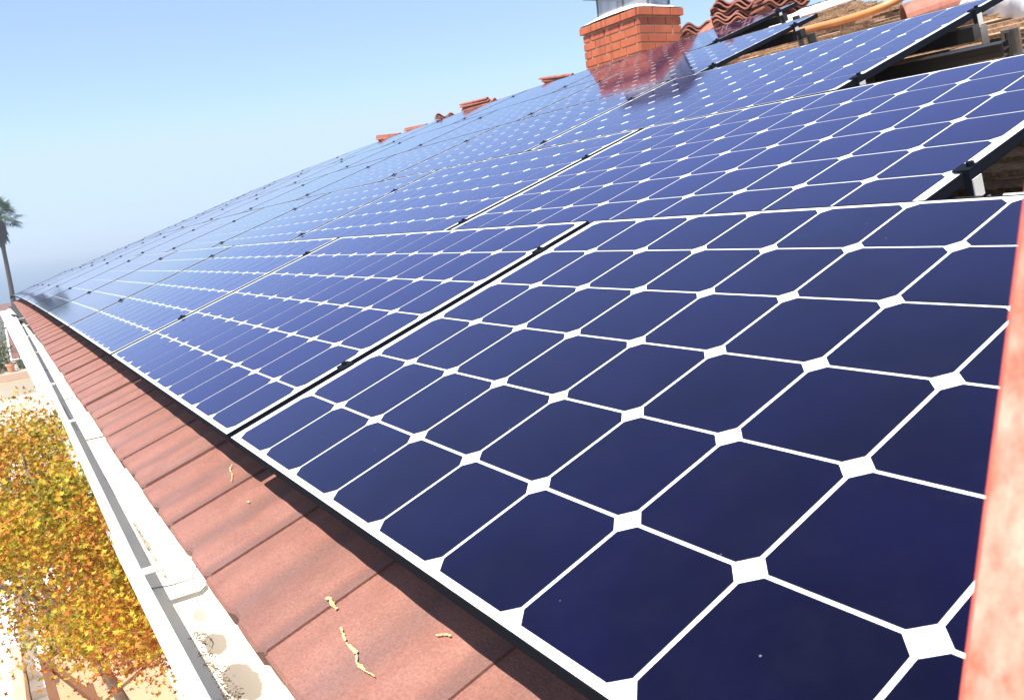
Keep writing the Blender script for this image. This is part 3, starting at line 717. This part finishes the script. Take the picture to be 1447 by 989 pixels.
for k in range(20):
    s_ = .3+.305*k; a = LP(LX+.004, 0, 0)+ax*s_+nrm*(-.035); b = LP(LX+.446, 0, 0)+ax*s_+nrm*(-.035)
    mb = MB(); mb.tube([a, b], .014, 12); o = mb.build('rung', M_alum, None); adopt(o, lad)

# ------------------------------------------------------------------ maple tree beside the eave
def leaves(mb, pts, size, rr):
    for p in pts:
        n_ = Vector((rr.gauss(0, 1), rr.gauss(0, 1), rr.gauss(0, 1)+.9)).normalized()
        a = n_.orthogonal().normalized(); a = Matrix.Rotation(rr.random()*6.28, 3, n_) @ a; b = n_.cross(a)
        s_ = size*rr.uniform(.6, 1.25); c = Vector(p)
        # five-pointed maple-like outline
        out = []
        for k, (ang, rad) in enumerate(((0, 1.0), (.42, .38), (.85, .9), (1.35, .35), (2.0, .7), (PI, .25), (-2.0, .7), (-1.35, .35), (-.85, .9), (-.42, .38))):
            out.append(c+(a*math.cos(ang)+b*math.sin(ang))*rad*s_+n_*(.12*s_*(-1)**k))
        mb.add(out, [tuple(range(10))])
def limb(mb, a, b, r0, r1, rr, wob=.06, n=6):
    a, b = Vector(a), Vector(b); pts = []
    for i in range(n+1):
        t = i/n; pts.append(a.lerp(b, t)+Vector((rr.uniform(-1, 1), rr.uniform(-1, 1), rr.uniform(-.4, .4)))*wob*math.sin(PI*t))
    mb.tube(pts, [r0+(r1-r0)*i/n for i in range(n+1)], 8); return pts
def maple(base, cen, rad, nclump, nleaf, seed, label):
    rr = random.Random(seed); t = empty('maple_tree', base); tag(t, label, 'tree')
    mb = MB(); base = Vector(base); cen = Vector(cen); fork = base.lerp(cen, .80)
    limb(mb, base, fork, .05, .035, rr, .05)
    clumps = []
    for i in range(nclump):
        while True:
            d = Vector((rr.uniform(-1, 1), rr.uniform(-1, 1), rr.uniform(-1, 1)))
            if .25 < d.length < 1: break
        d = d.normalized()*(d.length**.5)
        q = Vector((cen.x+d.x*rad[0], cen.y+d.y*rad[1], cen.z+d.z*rad[2]))
        if q.z < 3.38 + .42*(q.x+4.4) - 1.0*(q.y+.2) or q.z > 4.66: continue      # the crown is lopsided, lower on the house side
        clumps.append(q)
    for i, c in enumerate(clumps):
        if i % 14 == 0:
            mid = fork.lerp(c, .5)+Vector((0, 0, .1)); p = limb(mb, fork, mid, .024, .013, rr, .07, 4); limb(mb, mid, c, .013, .004, rr, .05, 4)
            for _ in range(2):
                e = c+Vector((rr.uniform(-.3, .3), rr.uniform(-.3, .3), rr.uniform(-.2, .3))); limb(mb, p[-1].lerp(c, .4), e, .008, .003, rr, .04, 3)
    o = mb.build('trunk', M_bark, None); adopt(o, t)
    mb = MB(); per = nleaf//len(clumps)
    for c in clumps:
        s_ = rr.uniform(.12, .24); pts = [c+Vector((rr.gauss(0, s_), rr.gauss(0, s_), rr.gauss(0, s_*.5))) for _ in range(int(per*rr.uniform(.5, 1.5)))]
        leaves(mb, pts, .021, rr)
    o = link_mesh('crown', mb.v, mb.f, M_leaf); adopt(o, t)
maple((-4.9, .45, 0), (-4.25, -.38, 4.12), (1.8, 1.2, .95), 420, 125000, 11, 'maple tree with yellow and orange autumn leaves beside the white gutter')

# ------------------------------------------------------------------ palm tree
pr = random.Random(5)
t = empty('palm_tree', (-60, 1.15, 0)); tag(t, 'tall slender palm tree against the sky beyond the far eave', 'palm tree')
mb = MB(); mb.tube([(-60, 1.15, 0), (-60, 1.2, 2.0), (-60, 1.3, 4.2), (-60, 1.35, 6.2), (-60, 1.45, 8.0)], [.22, .17, .13, .12, .20], 10)
adopt(mb.build('trunk', M_palmtrunk, None, smooth=True), t)
mb = MB()   # skirt of dead fronds under the crown
for k in range(70):
    a = pr.random()*6.28; r0 = pr.uniform(.12, .30); z0 = pr.uniform(7.2, 8.2); p = Vector((-60+math.cos(a)*.2, 1.42+math.sin(a)*.2, z0)); q = p+Vector((math.cos(a)*r0*.7, math.sin(a)*r0*.7, -pr.uniform(.5, .9)))
    w_ = Vector((-math.sin(a), math.cos(a), 0))*.07; mb.add([p-w_, p+w_, q+w_*.5, q-w_*.5], [(0, 1, 2, 3)])
adopt(mb.build('dead_fronds', M_palmtrunk, None), t)
mb = MB(); ctr = Vector((-60, 1.5, 8.25))
for k in range(46):
    a = 2*PI*k/46*5.3+pr.uniform(-.2, .2); el = pr.uniform(-.55, 1.35); d = Vector((math.cos(a)*math.cos(el), math.sin(a)*math.cos(el), math.sin(el)))
    L = pr.uniform(.65, 1.0); tip = ctr+d*L; side = d.cross(Vector((0, 0, 1))).normalized(); upv = side.cross(d)
    mb.tube([ctr, tip], [.02, .012], 4)
    for j in range(17):     # fan blades
        b_ = (j-8)/8*1.9; dr = (d*math.cos(b_)+side*math.sin(b_)).normalized(); e = tip+dr*pr.uniform(.5, .8)+Vector((0, 0, -.16-.1*abs(b_)))
        w_ = (d*(-math.sin(b_))+side*math.cos(b_))*.028; md = tip.lerp(e, .55)+Vector((0, 0, .04))
        mb.add([tip, md-w_, e, md+w_], [(0, 1, 2, 3)])
adopt(link_mesh('crown', mb.v, mb.f, M_palm), t)

# ------------------------------------------------------------------ neighbour's place beyond the tree
nh = empty('neighbour_house', (-40, .5, 0)); tag(nh, 'low neighbouring house with brown roof and pale gutter at the far left', 'house')
def nbox(name, lo, hi, m_): mb = MB(); mb.box(lo, hi); adopt(mb.build(name, m_, None), nh)
nbox('wall', (-46, .25, 0), (-34.6, 5.2, 2.0), M_wallp)
mb = MB(); mb.add([(-34, .12, 2.10), (-34, 6, 2.35), (-46, 6, 3.35), (-46, .36, 2.80), (-34, .12, 2.02), (-34, 6, 2.27), (-46, 6, 3.2), (-46, .36, 2.7)], [(0, 1, 2, 3), (4, 5, 1, 0), (7, 4, 0, 3), (6, 7, 3, 2), (5, 6, 2, 1)]); adopt(mb.build('roof', M_nroof, None), nh)
mb = MB(); mb.tube([(-33.95, .08, 2.10), (-46, .32, 2.80)], .035, 8); mb.tube([(-33.95, .08, 2.08), (-33.95, 6, 2.32)], .035, 8); adopt(mb.build('gutter', M_paint, None), nh)
nf = empty('distant_house', (-70, 1, 0)); tag(nf, 'distant house with pinkish roof edge and white fascia beside the palm', 'house')
mb = MB(); mb.box((-76, -6, 0), (-68, 1.2, 1.35)); adopt(mb.build('wall', M_wallp, None), nf)
mb = MB(); mb.box((-76.5, -6.5, 1.35), (-67.5, 1.3, 1.62)); adopt(mb.build('fascia', M_paint, None), nf)
mb = MB(); mb.add([(-67.3, -6.6, 1.63), (-67.3, 1.4, 1.63), (-76.6, 1.4, 2.1), (-76.6, -6.6, 2.1)], [(0, 1, 2, 3)]); adopt(mb.build('roof', M_nroof, None), nf)
# garden wall
gw = empty('garden_wall', (-28, -2, 0)); tag(gw, 'cream garden wall with pink coping across the far end of the yard', 'wall')
mb = MB(); mb.box((-28.2, -14, 0), (-28, 6, 2.12)); adopt(mb.build('wall_face', M_wallp, None), gw)
mb = MB(); mb.box((-28.35, -14, 2.12), (-27.85, 6, 2.36)); adopt(mb.build('coping', M_pinkcap, None, bevel=.03), gw)
# shrubs behind the wall
def shrub(c, r_, n_, label, seed, kind_name='shrub'):
    rr = random.Random(seed); mb = MB()
    for _ in range(n_):
        d = Vector((rr.gauss(0, .5), rr.gauss(0, .5), rr.gauss(0, .45))); p = Vector(c)+Vector((d.x*r_[0], d.y*r_[1], max(-.98, d.z)*r_[2]))
        n2 = Vector((rr.gauss(0, 1), rr.gauss(0, 1), rr.gauss(0, 1))).normalized(); a = n2.orthogonal().normalized()*rr.uniform(.05, .10); b = n2.cross(a)
        mb.add([p-a, p-b*.5, p+a, p+b*.5], [(0, 1, 2, 3)])
    t = empty(kind_name, (c[0], c[1], 0)); tag(t, label, 'shrub')
    adopt(link_mesh('foliage', mb.v, mb.f, M_hedge), t)
    m2 = MB(); m2.tube([(c[0], c[1], 0), (c[0], c[1], c[2])], [.09, .04], 6); adopt(m2.build('stem', M_bark, None), t)
shrub((-36, -.9, 1.9), (1.6, 1.1, 1.3), 3200, 'dark green shrub left of the brown neighbouring roof', 3)
shrub((-31.5, 1.0, 1.5), (1.0, .9, .95), 2400, 'dark shrub between the garden wall and the brown neighbouring roof', 4)
# pots on the wall top
for i, (y, s_, lb) in enumerate([(-.05, .21, 'terracotta pot nearest the brown roof on the far garden wall'), (-.42, .17, 'small terracotta pot at the left end of the far garden wall')]):
    mb = MB(); z0 = 2.36; pr_ = [(0, .6), (.05, .62), (.75, .9), (.76, 1.0), (1.0, 1.0), (1.0, .85), (.8, .8)]
    mb.tube([(-28.1, y, z0+h*s_*1.3) for h, _ in pr_], [q*s_*.62 for _, q in pr_], 14); tag(mb.build('flower_pot', M_pot), lb, 'flower pot')
mb = MB(); mb.box((-31, -1.9, 0), (-29.2, -.62, 1.9)); mb.add([(-31, -2, 1.9), (-29.1, -2, 1.9), (-29.1, -1.1, 2.75), (-31, -1.1, 2.75), (-29.1, -.5, 1.9), (-31, -.5, 1.9)], [(0, 1, 2, 3), (3, 2, 4, 5), (1, 4, 2), (0, 3, 5)])
tag(mb.build('garden_shed', M_bluecar), 'pale blue grey shed roof peeping over the garden wall', 'shed')

# low garden wall, steps and timber frame down in the yard
mb = MB(); mb.box((-27.8, -1.02, 0), (-11.4, -.93, .34)); mb.box((-27.8, -1.06, .34), (-11.4, -.89, .40)); tag(mb.build('low_wall', M_paint, bevel=.01), 'long low white garden wall running through the bright yard', 'wall')
mb = MB(); mb.box((-11.38, -1.0, 0), (-7.0, -.86, .62)); tag(mb.build('planter_wall', M_pinkcap, bevel=.01), 'pinkish low wall at the bottom left corner of the yard', 'wall')
st = empty('garden_steps', (-10.8, -.75, 0)); tag(st, 'small white garden steps beside the brown timber frame', 'steps')
for i in range(3):
    mb = MB(); mb.box((-11.35+.36*i, -.85, 0), (-11.0+.36*i, -.66, .36-.12*i)); adopt(mb.build('tread', M_paint, None, bevel=.006), st)
mb = MB(); mb.box((-14, -.64, 0), (-3, .74, .02)); o = mb.build('patio', M_patio); tag(o, kind='structure')
tf = empty('timber_frame', (-9.6, -.3, 0)); tag(tf, 'brown timber garden frame standing on peach paving below the tree', 'garden frame')
def beam(a, b, w_, name='beam'):
    a, b = Vector(a), Vector(b); d = (b-a); L = d.length; q = d.to_track_quat('X', 'Z').to_matrix().to_4x4(); q.translation = a
    mb = MB(); mb.box((0, -w_/2, -w_/2), (L, w_/2, w_/2), 0, q); adopt(mb.build(name, M_timber, None, bevel=.004), tf)
Acn = (-9.72, -.60, 1.0)
beam(Acn, (-10.6, .35, 1.0), .07); beam(Acn, (-7.6, -.53, 1.0), .10); beam(Acn, (-7.2, .10, 1.0), .07); beam((-8.6, -.2, 1.0), (-7.0, -.16, .96), .07)
for q in (Acn, (-10.6, .35, 1.0), (-7.6, -.53, 1.0), (-7.2, .1, 1.0)): beam((q[0], q[1], 0), (q[0], q[1], .97), .06, 'post')
